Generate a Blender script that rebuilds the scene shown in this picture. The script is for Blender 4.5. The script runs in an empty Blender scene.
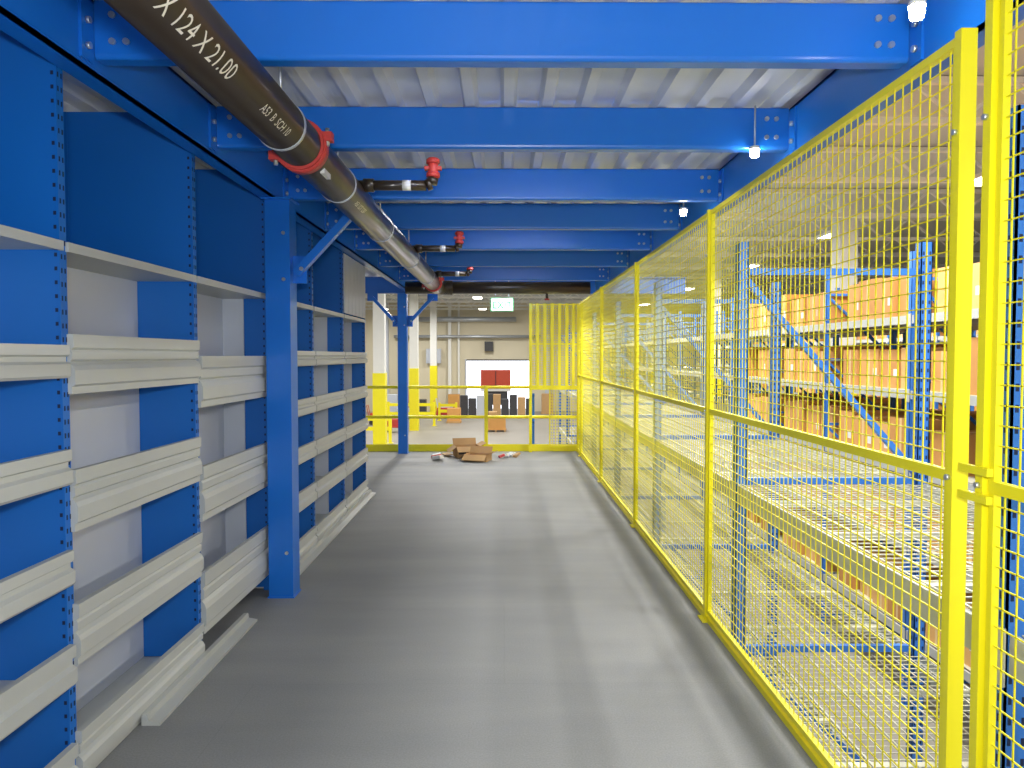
import bpy, bmesh, math, random
from mathutils import Vector, Matrix
random.seed(7)
S=bpy.context.scene
S.view_settings.view_transform='Standard'
S.view_settings.look='None'
S.view_settings.exposure=0.0

def lin(c):
    return tuple(((v/255)/12.92 if v/255<=0.04045 else ((v/255+0.055)/1.055)**2.4) for v in c)+(1,)

def mat(name,c,rough=0.5,metal=0.0,var=0.08,scale=6.0,bump=0.0,spec=0.5,coords='Object',stretch=None,coat=0):
    m=bpy.data.materials.new(name); m.use_nodes=True
    nt=m.node_tree; b=nt.nodes['Principled BSDF']
    b.inputs['Roughness'].default_value=rough; b.inputs['Metallic'].default_value=metal
    b.inputs['Specular IOR Level'].default_value=spec
    if coat: b.inputs['Coat Weight'].default_value=coat; b.inputs['Coat Roughness'].default_value=.12
    tc=nt.nodes.new('ShaderNodeTexCoord'); n=nt.nodes.new('ShaderNodeTexNoise')
    n.inputs['Scale'].default_value=scale; n.inputs['Detail'].default_value=4
    if stretch:
        mp=nt.nodes.new('ShaderNodeMapping'); mp.inputs['Scale'].default_value=stretch
        nt.links.new(tc.outputs[coords],mp.inputs[0]); nt.links.new(mp.outputs[0],n.inputs['Vector'])
    else: nt.links.new(tc.outputs[coords],n.inputs['Vector'])
    mx=nt.nodes.new('ShaderNodeMix'); mx.data_type='RGBA'
    L=lin(c)
    mx.inputs[6].default_value=tuple(v*(1-var) for v in L[:3])+(1,)
    mx.inputs[7].default_value=tuple(min(1,v*(1+var)) for v in L[:3])+(1,)
    nt.links.new(n.outputs['Fac'],mx.inputs[0]); nt.links.new(mx.outputs[2],b.inputs['Base Color'])
    if bump:
        bp=nt.nodes.new('ShaderNodeBump'); bp.inputs['Strength'].default_value=bump
        nt.links.new(n.outputs['Fac'],bp.inputs['Height']); nt.links.new(bp.outputs[0],b.inputs['Normal'])
    return m
def emis(name,c,s):
    m=bpy.data.materials.new(name); m.use_nodes=True
    b=m.node_tree.nodes['Principled BSDF']
    b.inputs['Base Color'].default_value=lin(c)
    b.inputs['Emission Color'].default_value=lin(c); b.inputs['Emission Strength'].default_value=s
    return m

BLUE=mat('blue_paint',(22,110,210),0.32,var=0.06,scale=2)
BLUED=mat('blue_shelf_paint',(12,104,194),0.45,var=0.05,scale=2)
HOLE=mat('slot_dark',(12,30,70),0.7)
RBLUE=mat('rack_blue_paint',(48,116,205),0.4)
CREAM=mat('cream_enamel',(184,187,184),0.4,var=0.04)
GREY=mat('grey_panel',(198,204,216),0.5,var=0.03)
YEL=mat('yellow_powdercoat',(238,226,24),0.4,var=0.04)
PIPE=mat('black_pipe',(44,35,27),0.3,var=0.3,scale=14,bump=0.03,spec=0.5,coat=.3)
RED=mat('red_coupling',(190,60,55),0.5)
GALV=mat('galvanised',(190,196,204),0.38,metal=0.55,var=0.1,scale=9)
DECK=mat('galvanised_deck',(220,224,234),0.5,metal=0.1,var=0.05,scale=3,stretch=(4,0.6,1))
WIRE=mat('zinc_wire',(205,204,186),0.35,metal=0.2)
CARDS=[mat('cardboard',(214,158,90),0.8,var=0.1,scale=3),mat('cardboard_b',(198,142,78),0.8,var=0.1,scale=3),mat('cardboard_c',(222,172,106),0.8,var=0.1,scale=3)]
CARD=CARDS[0]
CARD2=mat('cardboard_brown',(192,154,106),0.8,var=0.1,scale=5)
TAPE=mat('tape',(228,196,140),0.35)
WHITE=mat('white_paint',(228,228,224),0.5,var=0.03)
WALL=mat('wall_paint_cream',(220,211,186),0.8,var=0.05,scale=0.4)
ROOFM=mat('roof_metal',(190,195,198),0.7,var=0.05,scale=0.5)
CONC=mat('concrete_floor',(148,143,134),0.5,var=0.12,scale=0.6)
DARK=mat('dark_grey',(62,62,66),0.6,var=0.2)
BOLT=mat('bolt_steel',(200,205,212),0.3,metal=0.8)
PRINT=mat('white_stencil',(225,222,210),0.6)
GREEN=mat('exit_green',(70,180,120),0.5)
ORANGE=mat('truck_red',(196,72,44),0.45)
TUBE=emis('fluorescent_tube',(255,250,238),16)
BULB=emis('lamp_bulb',(255,252,245),80)
DAY=emis('daylight_opening',(240,246,255),2.2)

def floor_mat():
    m=bpy.data.materials.new('grey_deck_board'); m.use_nodes=True
    nt=m.node_tree; b=nt.nodes['Principled BSDF']; L=nt.links
    tc=nt.nodes.new('ShaderNodeTexCoord')
    mp=nt.nodes.new('ShaderNodeMapping'); mp.inputs['Scale'].default_value=(0.35,1.6,1)
    n=nt.nodes.new('ShaderNodeTexNoise'); n.inputs['Scale'].default_value=2.0; n.inputs['Detail'].default_value=5
    L.new(tc.outputs['Object'],mp.inputs[0]); L.new(mp.outputs[0],n.inputs['Vector'])
    n2=nt.nodes.new('ShaderNodeTexNoise'); n2.inputs['Scale'].default_value=130; n2.inputs['Detail'].default_value=3
    L.new(tc.outputs['Object'],n2.inputs['Vector'])
    br=nt.nodes.new('ShaderNodeTexBrick'); br.inputs['Scale'].default_value=1
    br.inputs['Brick Width'].default_value=2.44; br.inputs['Row Height'].default_value=1.22
    br.inputs['Mortar Size'].default_value=0.002; br.inputs['Mortar Smooth'].default_value=0.5
    br.inputs['Color1'].default_value=(1,1,1,1); br.inputs['Color2'].default_value=(0.985,0.985,0.985,1); br.inputs['Mortar'].default_value=(0.88,0.88,0.88,1)
    L.new(tc.outputs['Object'],br.inputs['Vector'])
    cr=nt.nodes.new('ShaderNodeValToRGB')
    cr.color_ramp.elements[0].position=0.3; cr.color_ramp.elements[0].color=lin((130,132,134))
    cr.color_ramp.elements[1].position=0.75; cr.color_ramp.elements[1].color=lin((143,144,144))
    L.new(n.outputs['Fac'],cr.inputs[0])
    m1=nt.nodes.new('ShaderNodeMix'); m1.data_type='RGBA'; m1.blend_type='MULTIPLY'; m1.inputs[0].default_value=1
    L.new(cr.outputs[0],m1.inputs[6]); L.new(br.outputs['Color'],m1.inputs[7])
    cr2=nt.nodes.new('ShaderNodeValToRGB')
    cr2.color_ramp.elements[0].position=.3; cr2.color_ramp.elements[1].position=.7
    cr2.color_ramp.elements[0].color=(0.88,0.88,0.88,1); cr2.color_ramp.elements[1].color=(1.1,1.1,1.1,1)
    L.new(n2.outputs['Fac'],cr2.inputs[0])
    m2=nt.nodes.new('ShaderNodeMix'); m2.data_type='RGBA'; m2.blend_type='MULTIPLY'; m2.inputs[0].default_value=1
    L.new(m1.outputs[2],m2.inputs[6]); L.new(cr2.outputs[0],m2.inputs[7])
    L.new(m2.outputs[2],b.inputs['Base Color'])
    b.inputs['Roughness'].default_value=0.6; b.inputs['Specular IOR Level'].default_value=0.28
    bp=nt.nodes.new('ShaderNodeBump'); bp.inputs['Strength'].default_value=0.02
    L.new(n2.outputs['Fac'],bp.inputs['Height']); L.new(bp.outputs[0],b.inputs['Normal'])
    return m
FLOORM=floor_mat()

class MB:
    def __init__(s): s.v=[];s.f=[];s.m=[];s.mats=[];s.sm=[]
    def mi(s,m):
        if m not in s.mats: s.mats.append(m)
        return s.mats.index(m)
    def box(s,x0,x1,y0,y1,z0,z1,m):
        b=len(s.v); k=s.mi(m)
        s.v+=[(x0,y0,z0),(x1,y0,z0),(x1,y1,z0),(x0,y1,z0),(x0,y0,z1),(x1,y0,z1),(x1,y1,z1),(x0,y1,z1)]
        for q in ((0,3,2,1),(4,5,6,7),(0,1,5,4),(1,2,6,5),(2,3,7,6),(3,0,4,7)):
            s.f.append(tuple(b+i for i in q)); s.m.append(k); s.sm.append(False)
    def obox(s,p0,p1,w,h,m,up=(0,0,1)):
        p0=Vector(p0);p1=Vector(p1);d=(p1-p0).normalized();u=Vector(up)
        if abs(d.dot(u))>0.99: u=Vector((0,1,0))
        r=d.cross(u).normalized(); u=r.cross(d).normalized()
        b=len(s.v);k=s.mi(m)
        for p in (p0,p1):
            for a,c in ((-1,-1),(1,-1),(1,1),(-1,1)):
                s.v.append(tuple(p+r*a*w/2+u*c*h/2))
        for q in ((0,1,2,3),(7,6,5,4),(0,4,5,1),(1,5,6,2),(2,6,7,3),(3,7,4,0)):
            s.f.append(tuple(b+i for i in q)); s.m.append(k); s.sm.append(False)
    def cyl(s,p0,p1,r,m,n=12,r2=None,cap=True):
        if r2 is None:r2=r
        p0=Vector(p0);p1=Vector(p1);d=(p1-p0).normalized();u=Vector((0,0,1))
        if abs(d.dot(u))>0.99:u=Vector((0,1,0))
        a=d.cross(u).normalized();c=a.cross(d).normalized()
        b=len(s.v);k=s.mi(m)
        for p,rr in((p0,r),(p1,r2)):
            for i in range(n):
                t=2*math.pi*i/n; s.v.append(tuple(p+a*math.cos(t)*rr+c*math.sin(t)*rr))
        for i in range(n):
            j=(i+1)%n; s.f.append((b+i,b+j,b+n+j,b+n+i)); s.m.append(k); s.sm.append(n>6)
        if cap:
            s.f.append(tuple(b+i for i in range(n))[::-1]); s.m.append(k); s.sm.append(False)
            s.f.append(tuple(b+n+i for i in range(n))); s.m.append(k); s.sm.append(False)
    def ext(s,prof,y0,y1,m,close=True):
        b=len(s.v);k=s.mi(m);n=len(prof)
        for y in (y0,y1):
            for p in prof: s.v.append((p[0],y,p[1]))
        for i in range(n if close else n-1):
            j=(i+1)%n; s.f.append((b+i,b+j,b+n+j,b+n+i)); s.m.append(k); s.sm.append(False)
        if close:
            s.f.append(tuple(b+i for i in range(n))[::-1]); s.m.append(k); s.sm.append(False)
            s.f.append(tuple(b+n+i for i in range(n))); s.m.append(k); s.sm.append(False)
    def path(s,pts,r,m,n=12):
        for a,b in zip(pts[:-1],pts[1:]): s.cyl(a,b,r,m,n)
    def done(s,name,recalc=True):
        me=bpy.data.meshes.new(name); me.from_pydata(s.v,[],s.f)
        for m in s.mats: me.materials.append(m)
        me.polygons.foreach_set('material_index',s.m); me.polygons.foreach_set('use_smooth',s.sm)
        if recalc:
            bm=bmesh.new(); bm.from_mesh(me); bmesh.ops.recalc_face_normals(bm,faces=bm.faces); bm.to_mesh(me); bm.free()
        o=bpy.data.objects.new(name,me); S.collection.objects.link(o); return o

XE=1.29; YE=12.75; G=-3.0; RF=6.0

# ---------- room shell
b=MB(); b.box(-6,XE,-1.5,YE,-0.04,0,FLOORM); b.box(-6,XE-0.01,-1.5,YE-0.01,-0.3,-0.041,BLUE); b.done('floor')
b=MB(); b.box(-25.7,25.7,-6,63,G-0.2,G,CONC); b.done('floor_warehouse')
b=MB(); b.box(-26,26,-6,64,RF+.001,RF+0.2,ROOFM); b.done('ceiling_warehouse')
b=MB()
for y in range(0,62,4):
    b.box(-25.6,25.6,y,y+0.12,RF-0.12,RF-0.02,WHITE); b.box(-25.6,25.6,y,y+0.12,RF-0.75,RF-0.65,WHITE)
    x=-25.6;i=0
    while x<24.9:
        b.obox((x,y+0.06,RF-0.7 if i%2 else RF-0.07),(x+0.8,y+0.06,RF-0.07 if i%2 else RF-0.7),0.05,0.05,WHITE); x+=0.8;i+=1
b.done('roof_joists')
dx0,dx1=-3.1,2.1; dz1=1.2
b=MB()
b.box(-26,dx0,63,63.3,G,RF,WALL); b.box(dx1,26,63,63.3,G,RF,WALL); b.box(dx0,dx1,63,63.3,dz1,RF,WALL)
b.done('wall_back')
b=MB(); b.box(25.7,26,-6,63,G,RF,WALL); b.done('wall_right')
b=MB(); b.box(-26,-25.7,-6,63,G,RF,WALL); b.done('wall_left')
b=MB(); b.box(dx0-0.12,dx0,62.85,62.99,G,dz1+0.12,GREY); b.box(dx1,dx1+0.12,62.85,62.99,G,dz1+0.12,GREY); b.box(dx0,dx1,62.85,62.99,dz1,dz1+0.12,DARK)
b.done('door_1')
b=MB(); b.box(dx0-1,dx1+1,66.5,66.6,G,dz1+0.6,DAY); b.done('daylight_yard')
b=MB(); b.box(dx0-1,dx1+1,63.31,66.5,G-.2,G,CONC); b.done('ground_yard')

b=MB()
for x,w in((-10,.5),(-8.6,.25),(-4.6,.25),(-3.8,.15),(3.4,.3)):
    b.box(x,x+w,62.6,62.98,G,RF,WHITE if w<.3 else GREY)
b.cyl((-9,62.4,3.2),(3,62.4,3.2),0.12,GALV); b.cyl((-7,62.3,4.6),(1,62.3,4.6),0.2,GALV)
b.box(-1.6,-0.9,62.5,62.98,2.0,2.8,DARK); b.box(-6.4,-5.2,62.5,62.98,1.0,2.2,GREY)
b.done('wall_conduits')

# ---------- upper deck (corrugated)
b=MB()
prof=[];x=-5.0;top=2.95;bot=2.90;p=0.2
while x<1.95:
    prof+=[(x,bot),(x+0.05,bot),(x+0.068,top),(x+0.182,top)]; x+=p
prof.append((x,bot))
b.ext(prof,-1.2,12.9,DECK,close=False)
b.done('ceiling',recalc=False)
b=MB(); b.box(-5,1.99,-1.2,12.9,2.96,3.0,DARK); b.done('ceiling_topping')

# ---------- structure beams
def channel_x(y,x0=-1.487,x1=1.487,z0=2.68,z1=2.895):
    b=MB(); t=0.01
    b.box(x0,x1,y,y+t,z0+0.018,z1-0.012,BLUE)
    b.box(x0,x1,y+0.012,y+0.07,z0,z0+t,BLUE); b.box(x0,x1,y+0.008,y+0.07,z1-t,z1,BLUE)
    k=b.mi(BLUE)
    def quad(a,c,d,e):
        n=len(b.v); b.v+=[a,c,d,e]; b.f.append((n,n+1,n+2,n+3)); b.m.append(k); b.sm.append(True)
    pr=[(y,z0+0.018),(y+0.002,z0+0.009),(y+0.006,z0+0.003),(y+0.012,z0)]
    for (ya,za),(yb,zb) in zip(pr[:-1],pr[1:]): quad((x0,ya,za),(x1,ya,za),(x1,yb,zb),(x0,yb,zb))
    pr=[(y,z1-0.012),(y+0.002,z1-0.005),(y+0.008,z1)]
    for (ya,za),(yb,zb) in zip(pr[:-1],pr[1:]): quad((x0,ya,za),(x1,ya,za),(x1,yb,zb),(x0,yb,zb))
    for sx in(-1,1):
        xx=sx*1.42
        for dz in(0.06,0.155):
            for ddx in(0,0.05):
                b.cyl((xx-sx*ddx,y-0.012,z0+dz),(xx-sx*ddx,y,z0+dz),0.012,BOLT,8)
    return b.done('deck_joist',recalc=False)
JY=(1.5,2.82,4.0,5.3,6.5,7.75,9.2,10.9)
for y in JY: channel_x(y)
def long_beam(sx,name):
    b=MB(); X=1.5*sx
    xa,xb=sorted((X,X+sx*0.014)); z0,z1=2.63,2.898
    b.box(xa,xb,-1.2,12.5,z0,z1,BLUE)
    for z in(z0,z1-0.014):
        xc,xd=sorted((X,X+sx*0.09)); b.box(xc,xd,-1.2,12.5,z,z+0.014,BLUE)
    for y in JY:
        xe,xf=sorted((X,X-sx*0.011)); b.box(xe,xf,y-0.08,y-0.001,z0+0.03,z1-0.02,BLUE)
        for dz in(0.08,0.17):
            b.cyl((X-sx*0.011,y-0.045,z0+dz),(X-sx*0.024,y-0.045,z0+dz),0.013,BOLT,8)
    return b.done(name)
long_beam(-1,'edge_beam'); long_beam(1,'edge_beam')
b=MB(); b.box(-6,3.0,12.6,12.62,2.63,2.9,BLUE); b.box(-6,3.0,12.55,12.66,2.63,2.644,BLUE); b.box(-6,3.0,12.55,12.66,2.886,2.9,BLUE); b.done('edge_beam')

def column(xc,yc,w,braces,h=2.628):
    b=MB(); b.box(xc-w/2,xc+w/2,yc-w/2,yc+w/2,0.008,h,BLUE)
    b.box(xc-w/2-0.008,xc+w/2+0.008,yc-w/2-0.008,yc+w/2+0.008,0,0.008,BLUE)
    b.box(xc-w/2-0.02,xc+w/2+0.02,yc-w/2-0.02,yc+w/2+0.02,h-0.012,h,BLUE)
    for z in(0.3,2.1,2.4):
        b.cyl((xc+w*0.25,yc-w/2-0.01,z),(xc+w*0.25,yc-w/2,z),0.012,BOLT,8)
    for sx in braces:
        x0=xc+sx*w/2
        b.box(min(x0,x0+sx*0.09),max(x0,x0+sx*0.09),yc-0.006,yc+0.006,2.08,2.26,BLUE)
        b.obox((x0+sx*0.03,yc-0.03,2.14),(x0+sx*0.42,yc-0.03,2.56),0.05,0.065,BLUE,up=(0,1,0))
        b.box(min(x0+sx*.33,x0+sx*0.5),max(x0+sx*.33,x0+sx*0.5),yc-0.006,yc+0.006,2.5,2.66,BLUE)
        b.cyl((x0+sx*.07,yc-0.07,2.17),(x0+sx*.07,yc-0.05,2.17),0.014,BOLT,8)
    b.done('support_column')
column(-1.475,5.07,0.16,(1,))
column(-1.66,12.5,0.15,(-1,1))

# ---------- shelving
XF=-1.6; XB=-2.28
def shelf_bay(y0,y1,levels,greyside=False,back=True):
    b=MB(); H=2.85
    for yy,sg in((y0,1),(y1,-1)):
        ya,yb=sorted((yy,yy+sg*0.022))
        b.box(XF-0.005,XF,ya,yb,0,H,BLUED)
        yc,yd=sorted((yy+sg*0.001,yy+sg*0.006)); 
        b.box(XF-0.045,XF-0.005,yc,yd,0,H,BLUED)
        b.box(XB,XB+0.04,yc,yd,0,H,BLUED)
        yg,yh=sorted((yy+sg*0.002,yy+sg*0.004)); b.box(XB+0.04,XF-0.045,yg,yh,0.02,H,BLUED)
        z=0.1
        while z<H-0.05:
            if sg>0: b.box(XF,XF+0.0012,yy+.007,yy+.014,z,z+0.018,HOLE)
            else:
                b.box(XF,XF+0.0012,yy-0.014,yy-0.007,z,z+0.018,HOLE)
                b.box(XF-0.028,XF-0.018,yy-0.0072,yy-0.006,z+0.01,z+0.024,HOLE)
            z+=0.05
    b.box(XF-0.002,XF+0.012,y0+0.015,y1-0.015,1.98,2.015,CREAM)
    b.box(XB,XF-0.002,y0+0.008,y1-0.008,1.985,2.0,CREAM)
    for (zt,zb) in levels:
        h=zt-zb
        if h>0.18:
            pr=[(XF,zt),(XF+0.024,zt),(XF+0.024,zt-0.22*h),(XF+0.012,zt-0.26*h),(XF+0.018,zt-0.3*h),(XF+0.018,zt-0.42*h),(XF+0.006,zt-0.46*h),(XF+0.02,zt-0.52*h),(XF+0.028,zt-0.6*h),(XF+0.028,zt-0.84*h),(XF+0.016,zt-0.88*h),(XF+0.016,zb),(XF,zb)]
        else:
            pr=[(XF,zt),(XF+0.024,zt),(XF+0.024,zt-0.3*h),(XF+0.01,zt-0.36*h),(XF+0.01,zt-0.5*h),(XF+0.027,zt-0.58*h),(XF+0.027,zb+0.01),(XF+0.018,zb),(XF,zb)]
        b.ext(pr,y0+0.012,y1-0.012,CREAM)
        b.box(-1.895 if back else XB,XF-0.002,y0+0.008,y1-0.008,zb+0.002,zb+0.014,CREAM)
    if back: b.box(-1.905,-1.895,y0+0.008,y1-0.008,0.02,1.985,GREY)
    if greyside: b.box(-1.895,-1.755,y1-0.02,y1-0.01,0.02,1.985,GREY)
    b.box(XB-0.01,XB,y0,y1,0.02,H,BLUED)
    b.done('shelving_unit')
L5=[(1.64,1.52),(1.26,1.13),(.89,.76),(.54,.39),(.17,.005)]
L4=[(1.68,1.46),(1.18,.95),(.68,.45),(.20,.005)]
L3=[(1.60,1.33),(1.02,.73),(.46,.13)]
ys=[0.39,1.59,2.79,3.97,5.17,6.39,7.59,8.79]
shelf_bay(ys[0],ys[1],L5); shelf_bay(ys[1],ys[2],L5); shelf_bay(ys[2],ys[3],L4)
shelf_bay(ys[3],ys[4],L3,greyside=True); shelf_bay(ys[4],ys[5],L5,greyside=True); shelf_bay(ys[5],ys[6],L5,greyside=True)
shelf_bay(ys[6],ys[7],L5,greyside=True)
b=MB(); 
for i in range(6):
    y=7.62+i*0.19; b.box(XF+0.001,XF+0.012,y,y+0.18,2.03,2.62,GREY)
b.done('shelf_cladding_panel')
def curb(y0,y1):
    b=MB(); b.ext([(-1.57,0),(-1.49,0),(-1.49,0.012),(-1.54,0.022),(-1.545,0.05),(-1.57,0.05)],y0,y1,CREAM); b.done('trim_1')
curb(3.25,4.55); curb(5.25,8.8)

# ---------- pipe
PX,PZ,PR=-0.92,2.55,0.1
b=MB()
b.cyl((PX,-1,PZ),(PX,10.45,PZ),PR,PIPE,40)
N=8
pts=[(PX+0.2-0.2*math.cos(t),10.45+0.2*math.sin(t),PZ) for t in [math.pi/2*i/N for i in range(N+1)]]
b.path(pts,PR,PIPE,32)
b.cyl((PX-0.45,10.65,PZ),(1.2,10.65,PZ),PR*0.85,PIPE,32)
def coupling(y):
    b.cyl((PX,y-0.035,PZ),(PX,y+0.035,PZ),PR+0.018,RED,32)
    b.cyl((PX,y-0.05,PZ),(PX,y-0.035,PZ),PR+0.012,RED,32); b.cyl((PX,y+0.035,PZ),(PX,y+0.05,PZ),PR+0.012,RED,32)
    for t in(0.35,math.pi+0.35):
        cx,cz=PX+math.cos(t)*(PR+0.025),PZ+math.sin(t)*(PR+0.025)
        b.box(cx-0.025,cx+0.025,y-0.025,y+0.025,cz-0.02,cz+0.02,RED)
        b.cyl((cx,y,cz-0.04),(cx,y,cz+0.04),0.01,BOLT,8)
coupling(3.5); coupling(9.9)
def hanger(y):
    b.cyl((PX,y-0.01,PZ),(PX,y+0.01,PZ),PR+0.004,GALV,32)
    b.cyl((PX,y,PZ+PR),(PX,y,2.89),0.006,GALV,8); b.box(PX-0.02,PX+0.02,y-0.015,y+0.015,PZ+PR,PZ+PR+0.035,GALV)
for y in(3.18,4.25,5.7,7.4,9.0): hanger(y)
for y in(4.55,7.2,9.4):
    z=PZ+0.06; xe=-0.42
    b.cyl((PX,y,z),(xe-0.04,y,z),0.03,PIPE,16)
    b.cyl((PX+0.09,y,z),(PX+0.15,y,z),0.04,PIPE,16)
    b.cyl((xe-0.18,y,z),(xe-0.13,y,z),0.0315,WHITE,16)
    b.path([(xe-0.04,y,z),(xe-0.01,y,z+0.01),(xe,y,z+0.045)],0.034,PIPE,14)
    b.cyl((xe,y,z+0.04),(xe,y,z+0.16),0.03,RED,14)
    for zz in(0.06,0.14): b.cyl((xe,y,z+zz-0.012),(xe,y,z+zz+0.012),0.04,RED,14)
    b.box(xe-0.05,xe+0.05,y-0.02,y+0.02,z+0.09,z+0.11,RED)
for x in(0.6,):
    b.cyl((x,10.65,PZ-0.07),(x,10.65,PZ-0.15),0.02,PIPE,12); b.cyl((x,10.65,PZ-0.15),(x,10.65,PZ-0.17),0.035,RED,12)
b.box(PX+0.055,PX+0.075,3.62,3.75,PZ-0.09,PZ-0.06,WHITE)
pipe=b.done('sprinkler_pipe')
def textmesh(txt,size):
    cu=bpy.data.curves.new('marking','FONT'); cu.body=txt; cu.size=size; cu.resolution_u=3
    o=bpy.data.objects.new('tmp',cu); S.collection.objects.link(o)
    dg=bpy.context.evaluated_depsgraph_get(); dg.update()
    me=bpy.data.meshes.new_from_object(o.evaluated_get(dg)); bpy.data.objects.remove(o); return me
def pipe_text(txt,y,size,th):
    me=textmesh(txt,size)
    bm=bmesh.new(); bm.from_mesh(me)
    bmesh.ops.triangulate(bm,faces=bm.faces)
    bmesh.ops.subdivide_edges(bm,edges=bm.edges[:],cuts=3,use_grid_fill=True)
    for v in bm.verts:
        t=th+(v.co.y-size*0.35)/PR; yy=y+v.co.x; R=PR+0.0012
        v.co=Vector((PX+R*math.cos(t),yy,PZ+R*math.sin(t)))
    bm.to_mesh(me); bm.free(); me.materials.clear(); me.materials.append(PRINT)
    ob=bpy.data.objects.new('pipe_marking',me); S.collection.objects.link(ob); ob.parent=pipe
pipe_text('X 124 X 21.00',1.92,0.085,math.radians(-42))
pipe_text('A53  B  SCH 10',2.72,0.05,math.radians(-45))
pipe_text('A53  LOT 2207',4.4,0.045,math.radians(-45))

# ---------- yellow mesh fence
FX=1.235; FH=2.45
def mesh_panel(b,p0,p1,z0,z1,cell=0.05,w=0.0036,frame=0.024,mid=1.27):
    p0=Vector(p0+(0,));p1=Vector(p1+(0,));d=p1-p0;Lg=d.length;d.normalize()
    n=int(Lg/cell)
    for i in range(1,n):
        q=p0+d*(Lg*i/n); b.obox((q.x,q.y,z0),(q.x,q.y,z1),w,w,YEL)
    m=int((z1-z0)/cell)
    for i in range(1,m):
        z=z0+(z1-z0)*i/m; b.obox((p0.x,p0.y,z),(p1.x,p1.y,z),w,w,YEL)
    for z in(z0,z1): b.obox((p0.x,p0.y,z),(p1.x,p1.y,z),frame,frame,YEL)
    b.obox((p0.x,p0.y,mid),(p1.x,p1.y,mid),frame*0.9,frame*1.3,YEL)
    for q in(p0+d*0.012,p1-d*0.012): b.obox((q.x,q.y,z0),(q.x,q.y,z1),frame*.8,frame*.8,YEL)
def fpost(b,x,y,h=2.47,w=0.044,d=0.03):
    b.box(x-w/2,x+w/2,y-d/2,y+d/2,0.008,h,YEL); b.box(x-0.045,x+0.045,y-0.06,y+0.06,0,0.008,YEL)
    for z in(0.35,1.27,2.2): b.cyl((x-w/2-0.01,y,z),(x-w/2,y,z),0.008,BOLT,8); 
b=MB()
py=[2.05,4.55,7.08,9.62,12.1]
for y in py: fpost(b,FX,y)
for a,c in zip(py[:-1],py[1:]): mesh_panel(b,(FX,a+0.02),(FX,c-0.02),0.06,FH)
mesh_panel(b,(FX,12.12),(FX,12.58),0.06,FH)
b.box(FX-0.016,FX+0.016,2.03,12.58,0.0,0.03,YEL)
b.done('wire_mesh_fence')
b=MB()
fpost(b,FX,1.92,2.56); mesh_panel(b,(FX,-0.4),(FX,1.90),0.06,2.54)
fpost(b,FX,-0.42,2.55)
b.box(FX-0.016,FX+0.016,-0.4,1.98,0.0,0.03,YEL)
for z in(1.24,1.31): b.box(FX-0.04,FX-0.024,1.86,1.98,z-0.01,z+0.01,YEL)
b.done('mesh_gate')
b=MB()
xs=[0.44,0.56,0.68,0.80,0.92,1.04,1.15,FX]
for x in xs: b.box(x-0.024,x+0.024,12.6,12.65,0 if x in(0.44,FX) else 1.04,2.47,YEL)
mesh_panel(b,(0.44,12.63),(FX,12.63),1.1,FH,mid=1.8,w=0.010,cell=0.04)
b.box(0.44,FX,12.61,12.64,1.04,1.09,YEL)
mesh_panel(b,(0.75,12.63),(FX,12.63),.1,1.05,mid=.58,w=0.008,cell=0.05)
b.done('fence_return')
b=MB(); yr=12.70
for x in(-5.5,-4.2,-3.0,-0.3): b.box(x-0.03,x+0.03,yr-0.03,yr+0.03,0,1.1,YEL)
b.cyl((-5.8,yr,1.08),(1.22,yr,1.08),0.026,YEL); b.cyl((-5.8,yr,0.58),(1.22,yr,0.58),0.026,YEL)
b.box(-5.8,1.22,yr+0.02,yr+0.03,0,0.12,YEL)
b.done('guard_rail')
b=MB()
for x in(0.5,1.35):
    b.obox((x,12.9,-0.15),(x,16.3,G+.1),0.05,0.25,BLUE)
    b.obox((x,12.9,0.95),(x,16.3,G+1.05),0.04,0.04,BLUE)
    b.obox((x,12.9,0.5),(x,16.3,G+.55),0.03,0.03,BLUE)
    for i in range(5):
        t=i/4; b.obox((x,12.95+3.3*t,-0.15-2.8*t),(x,12.95+3.3*t,0.9-2.85*t),0.04,0.04,BLUE)
for i in range(14):
    t=(i+.5)/14; b.box(0.52,1.33,12.9+3.4*t-.12,12.9+3.4*t+.12,-0.1-2.9*t-0.02,-0.1-2.9*t+0.01,GALV)
b.done('staircase')

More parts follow.
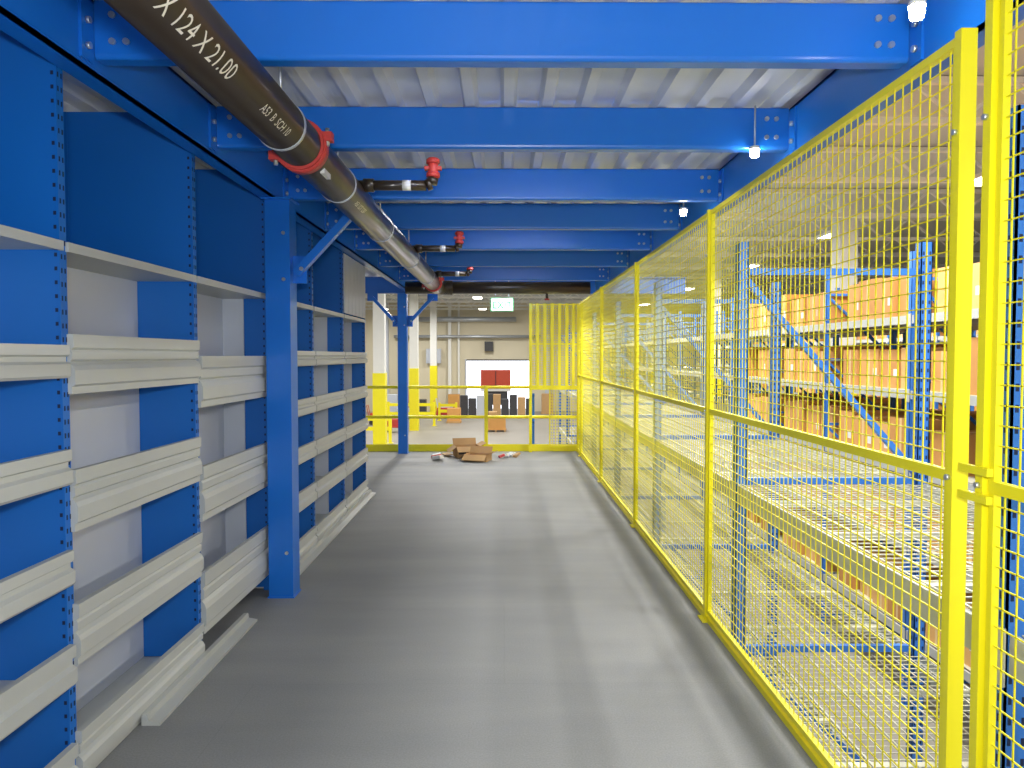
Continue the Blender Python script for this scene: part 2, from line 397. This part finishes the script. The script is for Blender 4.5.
# ---------- pallet racks
def rack(x0,x1,ylist,levels,ztop,wires=True,beamm=None,name='pallet_rack',dx=0.06,stock=0,deck=False):
    beamm=beamm or CREAM
    b=MB(); w=0.07
    for y in ylist:
        for x in(x0,x1):
            b.box(x-w/2,x+w/2,y,y+0.006,G+0.01,ztop,RBLUE)
            b.box(x-w/2,x-w/2+0.006,y,y+0.07,G+0.01,ztop,RBLUE); b.box(x+w/2-0.006,x+w/2,y,y+0.07,G+0.01,ztop,RBLUE)
            b.box(x-0.08,x+0.08,y-0.03,y+0.1,G,G+0.01,RBLUE)
            if wires:
                z=-0.9
                while z<ztop-0.05:
                    for s in(-1,1): b.box(x+s*0.02-0.005,x+s*0.02+0.005,y-0.001,y+0.0,z,z+0.022,HOLE)
                    xa=x-w/2-0.001
                    b.box(xa,xa+0.001,y+0.02,y+0.03,z,z+0.022,HOLE)
                    z+=0.06
        zz=[G+0.3]; 
        while zz[-1]+1.08<ztop: zz.append(zz[-1]+1.06)
        if wires: zz=[-2.4,-1.3,-0.24,0.82,2.12]
        for z in zz: b.box(x0,x1,y+0.02,y+0.055,z-0.02,z+0.02,RBLUE)
        for i in range(len(zz)-1):
            if i%2==1 or not wires: 
                za,zb=(zz[i+1]-0.05,zz[i]+0.05) 
                b.obox((x0+0.03,y+0.037,za),(x1-0.03,y+0.037,zb),0.035,0.04,RBLUE,up=(0,1,0))
    for ya,yb in zip(ylist[:-1],ylist[1:]):
        for z in levels:
            for x,s in((x0,-1),(x1,1)):
                b.box(x-0.025,x+0.025,ya+0.07,yb,z-0.11,z-0.035,beamm); b.box(x-0.025 if s<0 else x-0.0,x+0.0 if s<0 else x+0.025,ya+0.07,yb,z-0.036,z,beamm)
                b.box(x+s*0.038-0.003,x+s*0.038+0.003,ya+0.0,ya+0.1,z-0.15,z+0.02,beamm)
            if deck: b.box(x0+0.03,x1-0.03,ya+.08,yb-.01,z-.004,z+0.002,WIRE)
            if wires:
                y=ya+0.1
                while y<yb-0.02:
                    b.obox((x0,y,z+0.003),(x1,y,z+0.003),0.0065,0.0045,WIRE); y+=dx
                k=int((x1-x0)/0.1)
                for i in range(k+1):
                    x=x0+(x1-x0)*i/k; b.obox((x,ya+0.08,z+0.008),(x,yb-0.02,z+0.008),0.0065,0.005,WIRE)
                for t in(0.2,0.5,0.8):
                    y=ya+(yb-ya)*t; b.box(x0,x1,y-0.02,y+0.02,z-0.03,z-0.001,WIRE)
    rk=b.done(name)
    if stock:
        b=MB()
        for z in levels:
            for ya,yb in zip(ylist[:-1],ylist[1:]):
                if ya>stock: break
                y=ya+.1
                while True:
                    w=random.uniform(0.42,0.6)
                    if y+w>yb-.04: break
                    h=random.uniform(0.5,0.66)
                    if random.random()<0.96:
                        off=random.uniform(0.0,0.12); zb=z+0.003; c=random.choice(CARDS)
                        b.box(x0+.03+off,x1-0.1,y,y+w,zb,zb+h,c)
                        b.box(x0+.03+off-0.001,x0+.03+off,y+w*0.45,y+w*0.55,zb,zb+h,TAPE)
                        if random.random()<.5: b.box(x0+.03+off-0.001,x0+.03+off,y+0.03,y+0.14,zb+h*.3,zb+h*.5,WHITE)
                        b.box(x0+.03+off,x1-0.1,y+w*0.45,y+w*0.55,zb+h,zb+h+0.001,TAPE)
                    y+=w+random.uniform(0.02,0.08)
        st=b.done('cardboard_box_stock'); st.parent=rk
    return rk
yA=[-0.4,2.13,4.67,7.22,9.77,12.3,14.9,17.4,20.0]
rack(1.47,2.6,yA,[-1.3,-0.27,0.80],2.3)
yB=[2+2.6*i for i in range(18)]
lv=[-2.0,-0.85,0.15,1.15,2.13]
rack(5.3,6.4,yB,lv,2.95,wires=False,stock=17,deck=True)
rack(6.6,7.7,yB,lv,2.95,wires=False,stock=17,deck=True)
rack(11.6,12.7,yB,lv,2.95,wires=False,stock=34)

# ---------- warehouse building columns with yellow guards
def bcol(x,y):
    b=MB(); b.box(x-.25,x+.25,y-.25,y+.25,0.84,RF,WHITE); b.box(x-.28,x+.28,y-.28,y+.28,G,0.84,YEL); b.done('building_column')
for y in(34,47,60): bcol(-5.55,y)
for y in(21,34,47,60): bcol(9.4,y)
for y in(28,44): bcol(-14,y)

b=MB()   # box truck seen through the dock door
b.box(-1.95,0.55,63.6,65.6,-1.3,0.42,ORANGE); b.box(-1.95,0.55,63.55,63.6,-1.35,-1.15,WHITE)
b.box(-1.9,-0.74,63.55,63.6,-0.95,0.3,ORANGE); b.box(-0.66,0.5,63.55,63.6,-0.95,0.3,ORANGE); b.box(-.72,-.68,63.5,63.6,-1.0,0.35,DARK)
for x in(-1.6,0.2): b.cyl((x-.2,64.2,G+.5),(x+.2,64.2,G+.5),0.5,DARK,20)
b.box(-1.7,.3,63.7,65.2,G+.5,-1.3,DARK)
b.done('truck')
b=MB()
PM=[DARK,DARK,GREY,DARK,CARD2,DARK,DARK,CARD2,DARK]
for i in range(9):
    x=-3.3+i*0.62
    b.box(x,x+.56,57,58,G+.12,G+random.uniform(1.3,1.8),PM[i])
    b.box(x,x+.56,57,58,G,G+.1,CARD2)
b.done('pallet_stack')
b=MB()
b.box(-1.0,0.1,46,47,G+.12,G+.85,CARD); b.box(-1.05,.15,45.95,47.05,G+0.1,G+.12,CARD2)
for x in(-1.0,-.5,.05): b.box(x-.05,x+.05,45.95,47.05,G,G+0.1,CARD2)
b.box(-0.95,-0.45,46,46.8,G+.851,G+1.2,CARD2)
b.done('palletised_carton')
def yframe(x,y,w,h):
    b=MB()
    for xx in(x,x+w): b.box(xx-.08,xx+.08,y-.08,y+.08,G,G+h,YEL); b.box(xx-.15,xx+.15,y-.15,y+.15,G,G+.03,YEL)
    b.box(x,x+w,y-.05,y+.05,G+h*.45,G+h*.45+.2,YEL); b.box(x,x+w,y-.05,y+.05,G+h-.3,G+h-.1,YEL)
    b.done('machine_guard')
yframe(-8.2,40,2.2,1.5); yframe(-7.6,50,3.0,1.6); yframe(-4.6,54,1.2,1.3)
def cart(x,y,c):
    b=MB(); b.box(x,x+1.2,y,y+.8,G+.3,G+.36,c); b.box(x+.1,x+1.1,y+.1,y+.7,G+.36,G+.8,c)
    for a in(.15,1.05):
        for d in(.15,.65): b.cyl((x+a,y+d-.04,G+.15),(x+a,y+d+.04,G+.15),.15,DARK,12); b.box(x+a-.03,x+a+.03,y+d-.03,y+d+.03,G+.25,G+.3,DARK)
    b.obox((x+.03,y+.1,G+.36),(x-.15,y+.1,G+1.3),.04,.04,c); b.obox((x+.03,y+.7,G+.36),(x-.15,y+.7,G+1.3),.04,.04,c); b.box(x-.17,x-.13,y+.1,y+.7,G+1.28,G+1.32,c)
    b.done('warehouse_cart')
cart(-7.1,45.5,RED);cart(-5.0,55.4,RED);cart(-5.1,58.4,GREY);cart(-9,50.5,ORANGE);cart(-7.9,55,GREY)
b=MB()
for i,(x,y,h,c) in enumerate([(-9.2,59,1.6,GREY),(-8.0,60,2.0,CARD2),(-7.0,59,1.2,DARK),(-4.5,61,1.5,CARD),(-3.9,52,1.0,CARD),(3.0,60,1.6,CARD2)]):
    b.box(x,x+.9,y,y+.9,G+.12,G+h,c); b.box(x-.05,x+.95,y-.05,y+.95,G,G+.12,CARD2)
b.done('pallet_load')

# ---------- debris at end of the deck
def open_box(cx,cy,w,d,h,rot,name='open_cardboard_box'):
    b=MB(); t=.006
    b.box(-w/2,w/2,-d/2,d/2,0,t,CARD2)
    b.box(-w/2,-w/2+t,-d/2,d/2,0,h,CARD2);b.box(w/2-t,w/2,-d/2,d/2,0,h,CARD2)
    b.box(-w/2,w/2,-d/2,-d/2+t,0,h,CARD2);b.box(-w/2,w/2,d/2-t,d/2,0,h,CARD2)
    b.obox((-w/2,0,h),(-w/2-.11,0,h-.08),d,t,CARD2,up=(0,0,1)); b.obox((w/2,0,h),(w/2+.1,0,h+.05),d,t,CARD2)
    b.obox((0,-d/2,h),(0,-d/2-.12,h-.07),w,t,CARD2); b.obox((0,d/2,h),(0,d/2+.05,h+.1),w,t,CARD2)
    b.box(-w*.4,-w*.1,-d/2-.001,-d/2,h*.3,h*.6,DARK)
    o=b.done(name); o.location=(cx,cy,0); o.rotation_euler=(0,0,rot)
open_box(-0.6,12.1,.38,.3,.17,.25); open_box(-0.4,11.6,.36,.26,.1,-.3)
b=MB(); b.obox((-.98,12.15,.02),(-0.86,12.2,.03),.28,.01,CARD2); b.done('flattened_carton')
b=MB()
for i in range(6):
    x=-1.32+random.uniform(0,.25);y=11.4+random.uniform(0,.5); s=random.uniform(.05,.1)
    b.obox((x,y,s*.35),(x+s*1.3,y+random.uniform(-.1,.1),s*.6),s,s*.5,WHITE if i!=3 else RED)
b.done('crumpled_wrapping')
b=MB()
for i in range(5):
    x=-.08+i*.06; b.obox((x,11.8+random.uniform(0,.3),.02),(x+.08,11.85+random.uniform(0,.3),.05),.05,.035,[RED,WHITE,GREY,WHITE,CARD2][i])
b.done('strapping_scraps')

# exit sign
SY=11.3
b=MB(); b.box(-0.2,0.14,SY,SY+.05,2.26,2.46,GREEN)
b.box(-0.19,0.13,SY-.005,SY,2.27,2.45,emis('exit_face',(205,235,215),0.7))
b.cyl((-.13,SY+.02,2.46),(-.13,SY+.02,2.895),.006,GALV,6); b.cyl((.07,SY+.02,2.46),(.07,SY+.02,2.895),.006,GALV,6)
es=b.done('exit_sign')
me=textmesh('EXIT',0.15); me.materials.clear(); me.materials.append(GREEN)
me.transform(Matrix.Translation((-.175,SY-.008,2.305))@Matrix.Rotation(math.pi/2,4,'X')@Matrix.Scale(0.95,4))
t=bpy.data.objects.new('exit_lettering',me); S.collection.objects.link(t); t.parent=es

# ---------- lights
def area(name,loc,rot,sx,sy,e,c=(1,1,1),parent=None):
    l=bpy.data.lights.new(name,'AREA'); l.shape='RECTANGLE'; l.size=sx; l.size_y=sy; l.energy=e; l.color=c
    o=bpy.data.objects.new(name,l); S.collection.objects.link(o); o.location=loc; o.rotation_euler=rot
    if parent: o.parent=parent
    return o
def batten(x,y,z,length,e,tilt=0):
    b=MB()
    b.box(x-.05,x+.05,y-length/2,y+length/2,z,z+.05,WHITE); b.cyl((x,y-length/2+.03,z-.02),(x,y+length/2-.03,z-.02),.016,TUBE,10)
    for s in(-1,1): b.box(x-.03,x+.03,y+s*(length/2)-.015,y+s*(length/2)+.015,z-.045,z,WHITE)
    o=b.done('fill_batten')
    area('lamp',(x,y,z-.045),(0,tilt,0),.08,length,e,(1,.99,.97),o)
for y in(0.6,3.0,5.4,8.2,10.8): batten(1.68,y,2.83,1.1,19,tilt=math.radians(-25))
def fill_batten_x(x,y,z,length,e):  # added fill lamps, unseen behind the joists, to brighten fence return and floor
    b=MB()
    b.box(x-length/2,x+length/2,y-.04,y+.04,z,z+.045,WHITE); b.cyl((x-length/2+.03,y,z-.018),(x+length/2-.03,y,z-.018),.014,TUBE,10)
    for s in(-1,1): b.box(x+s*(length/2)-.015,x+s*(length/2)+.015,y-.03,y+.03,z-.04,z,WHITE)
    o=b.done('fill_batten'); area('lamp',(x,y,z-.042),(0,0,0),length,.07,e,(1,.99,.97),o)
for y in(4.13,6.63,9.33,11.03): fill_batten_x(0.2,y,2.845,1.2,9 if y<11 else 22)
for (x,y,z) in((1.3,2.42,2.68),(1.3,3.97,2.65),(1.28,5.45,2.62)):
    b=MB(); b.cyl((x,y,z+.03),(x,y,2.895),.005,GALV,8); b.cyl((x,y,z+.02),(x,y,z+.035),.026,WHITE,14)
    b.cyl((x,y,z-.018),(x,y,z+.02),.02,BULB,14,r2=.025); b.done('pendant_lamp')
def highbay(x,y,e):
    b=MB(); b.box(x-.3,x+.3,y-.7,y+.7,RF-.9,RF-.82,WHITE); b.box(x-.26,x+.26,y-.66,y+.66,RF-.905,RF-.9,TUBE)
    for s in(-.5,.5): b.cyl((x,y+s,RF-.82),(x,y+s,RF-.02),.008,GALV,6)
    o=b.done('highbay_light'); area('lamp',(x,y,RF-.93),(0,0,0),.6,1.4,e,(1,.985,.95),o)
for y in(3,9,15,22,30,40,52):
    highbay(3.9,y,350); highbay(9.6,y,420)
for y in(18,26,36,46,57): highbay(-1.6,y,360); highbay(-9,y,420)
l=bpy.data.lights.new('camera_flash','AREA'); l.shape='RECTANGLE'; l.size=.25; l.size_y=.12; l.energy=58
fo=bpy.data.objects.new('camera_flash',l); S.collection.objects.link(fo); fo.location=(0.05,-0.05,1.78); fo.rotation_euler=(math.radians(93),0,0)

w=bpy.data.worlds.new('world'); S.world=w; w.use_nodes=True
bg=w.node_tree.nodes['Background']; bg.inputs[0].default_value=(.85,.92,1,1); bg.inputs[1].default_value=0.9

cd=bpy.data.cameras.new('camera'); cd.sensor_width=36; cd.lens=36*760/1024; cd.clip_start=.05; cd.clip_end=200
co=bpy.data.objects.new('camera',cd); S.collection.objects.link(co); co.location=(0,0,1.6)
co.rotation_euler=(math.radians(90-2.11),0,math.radians(-0.6)); S.camera=co
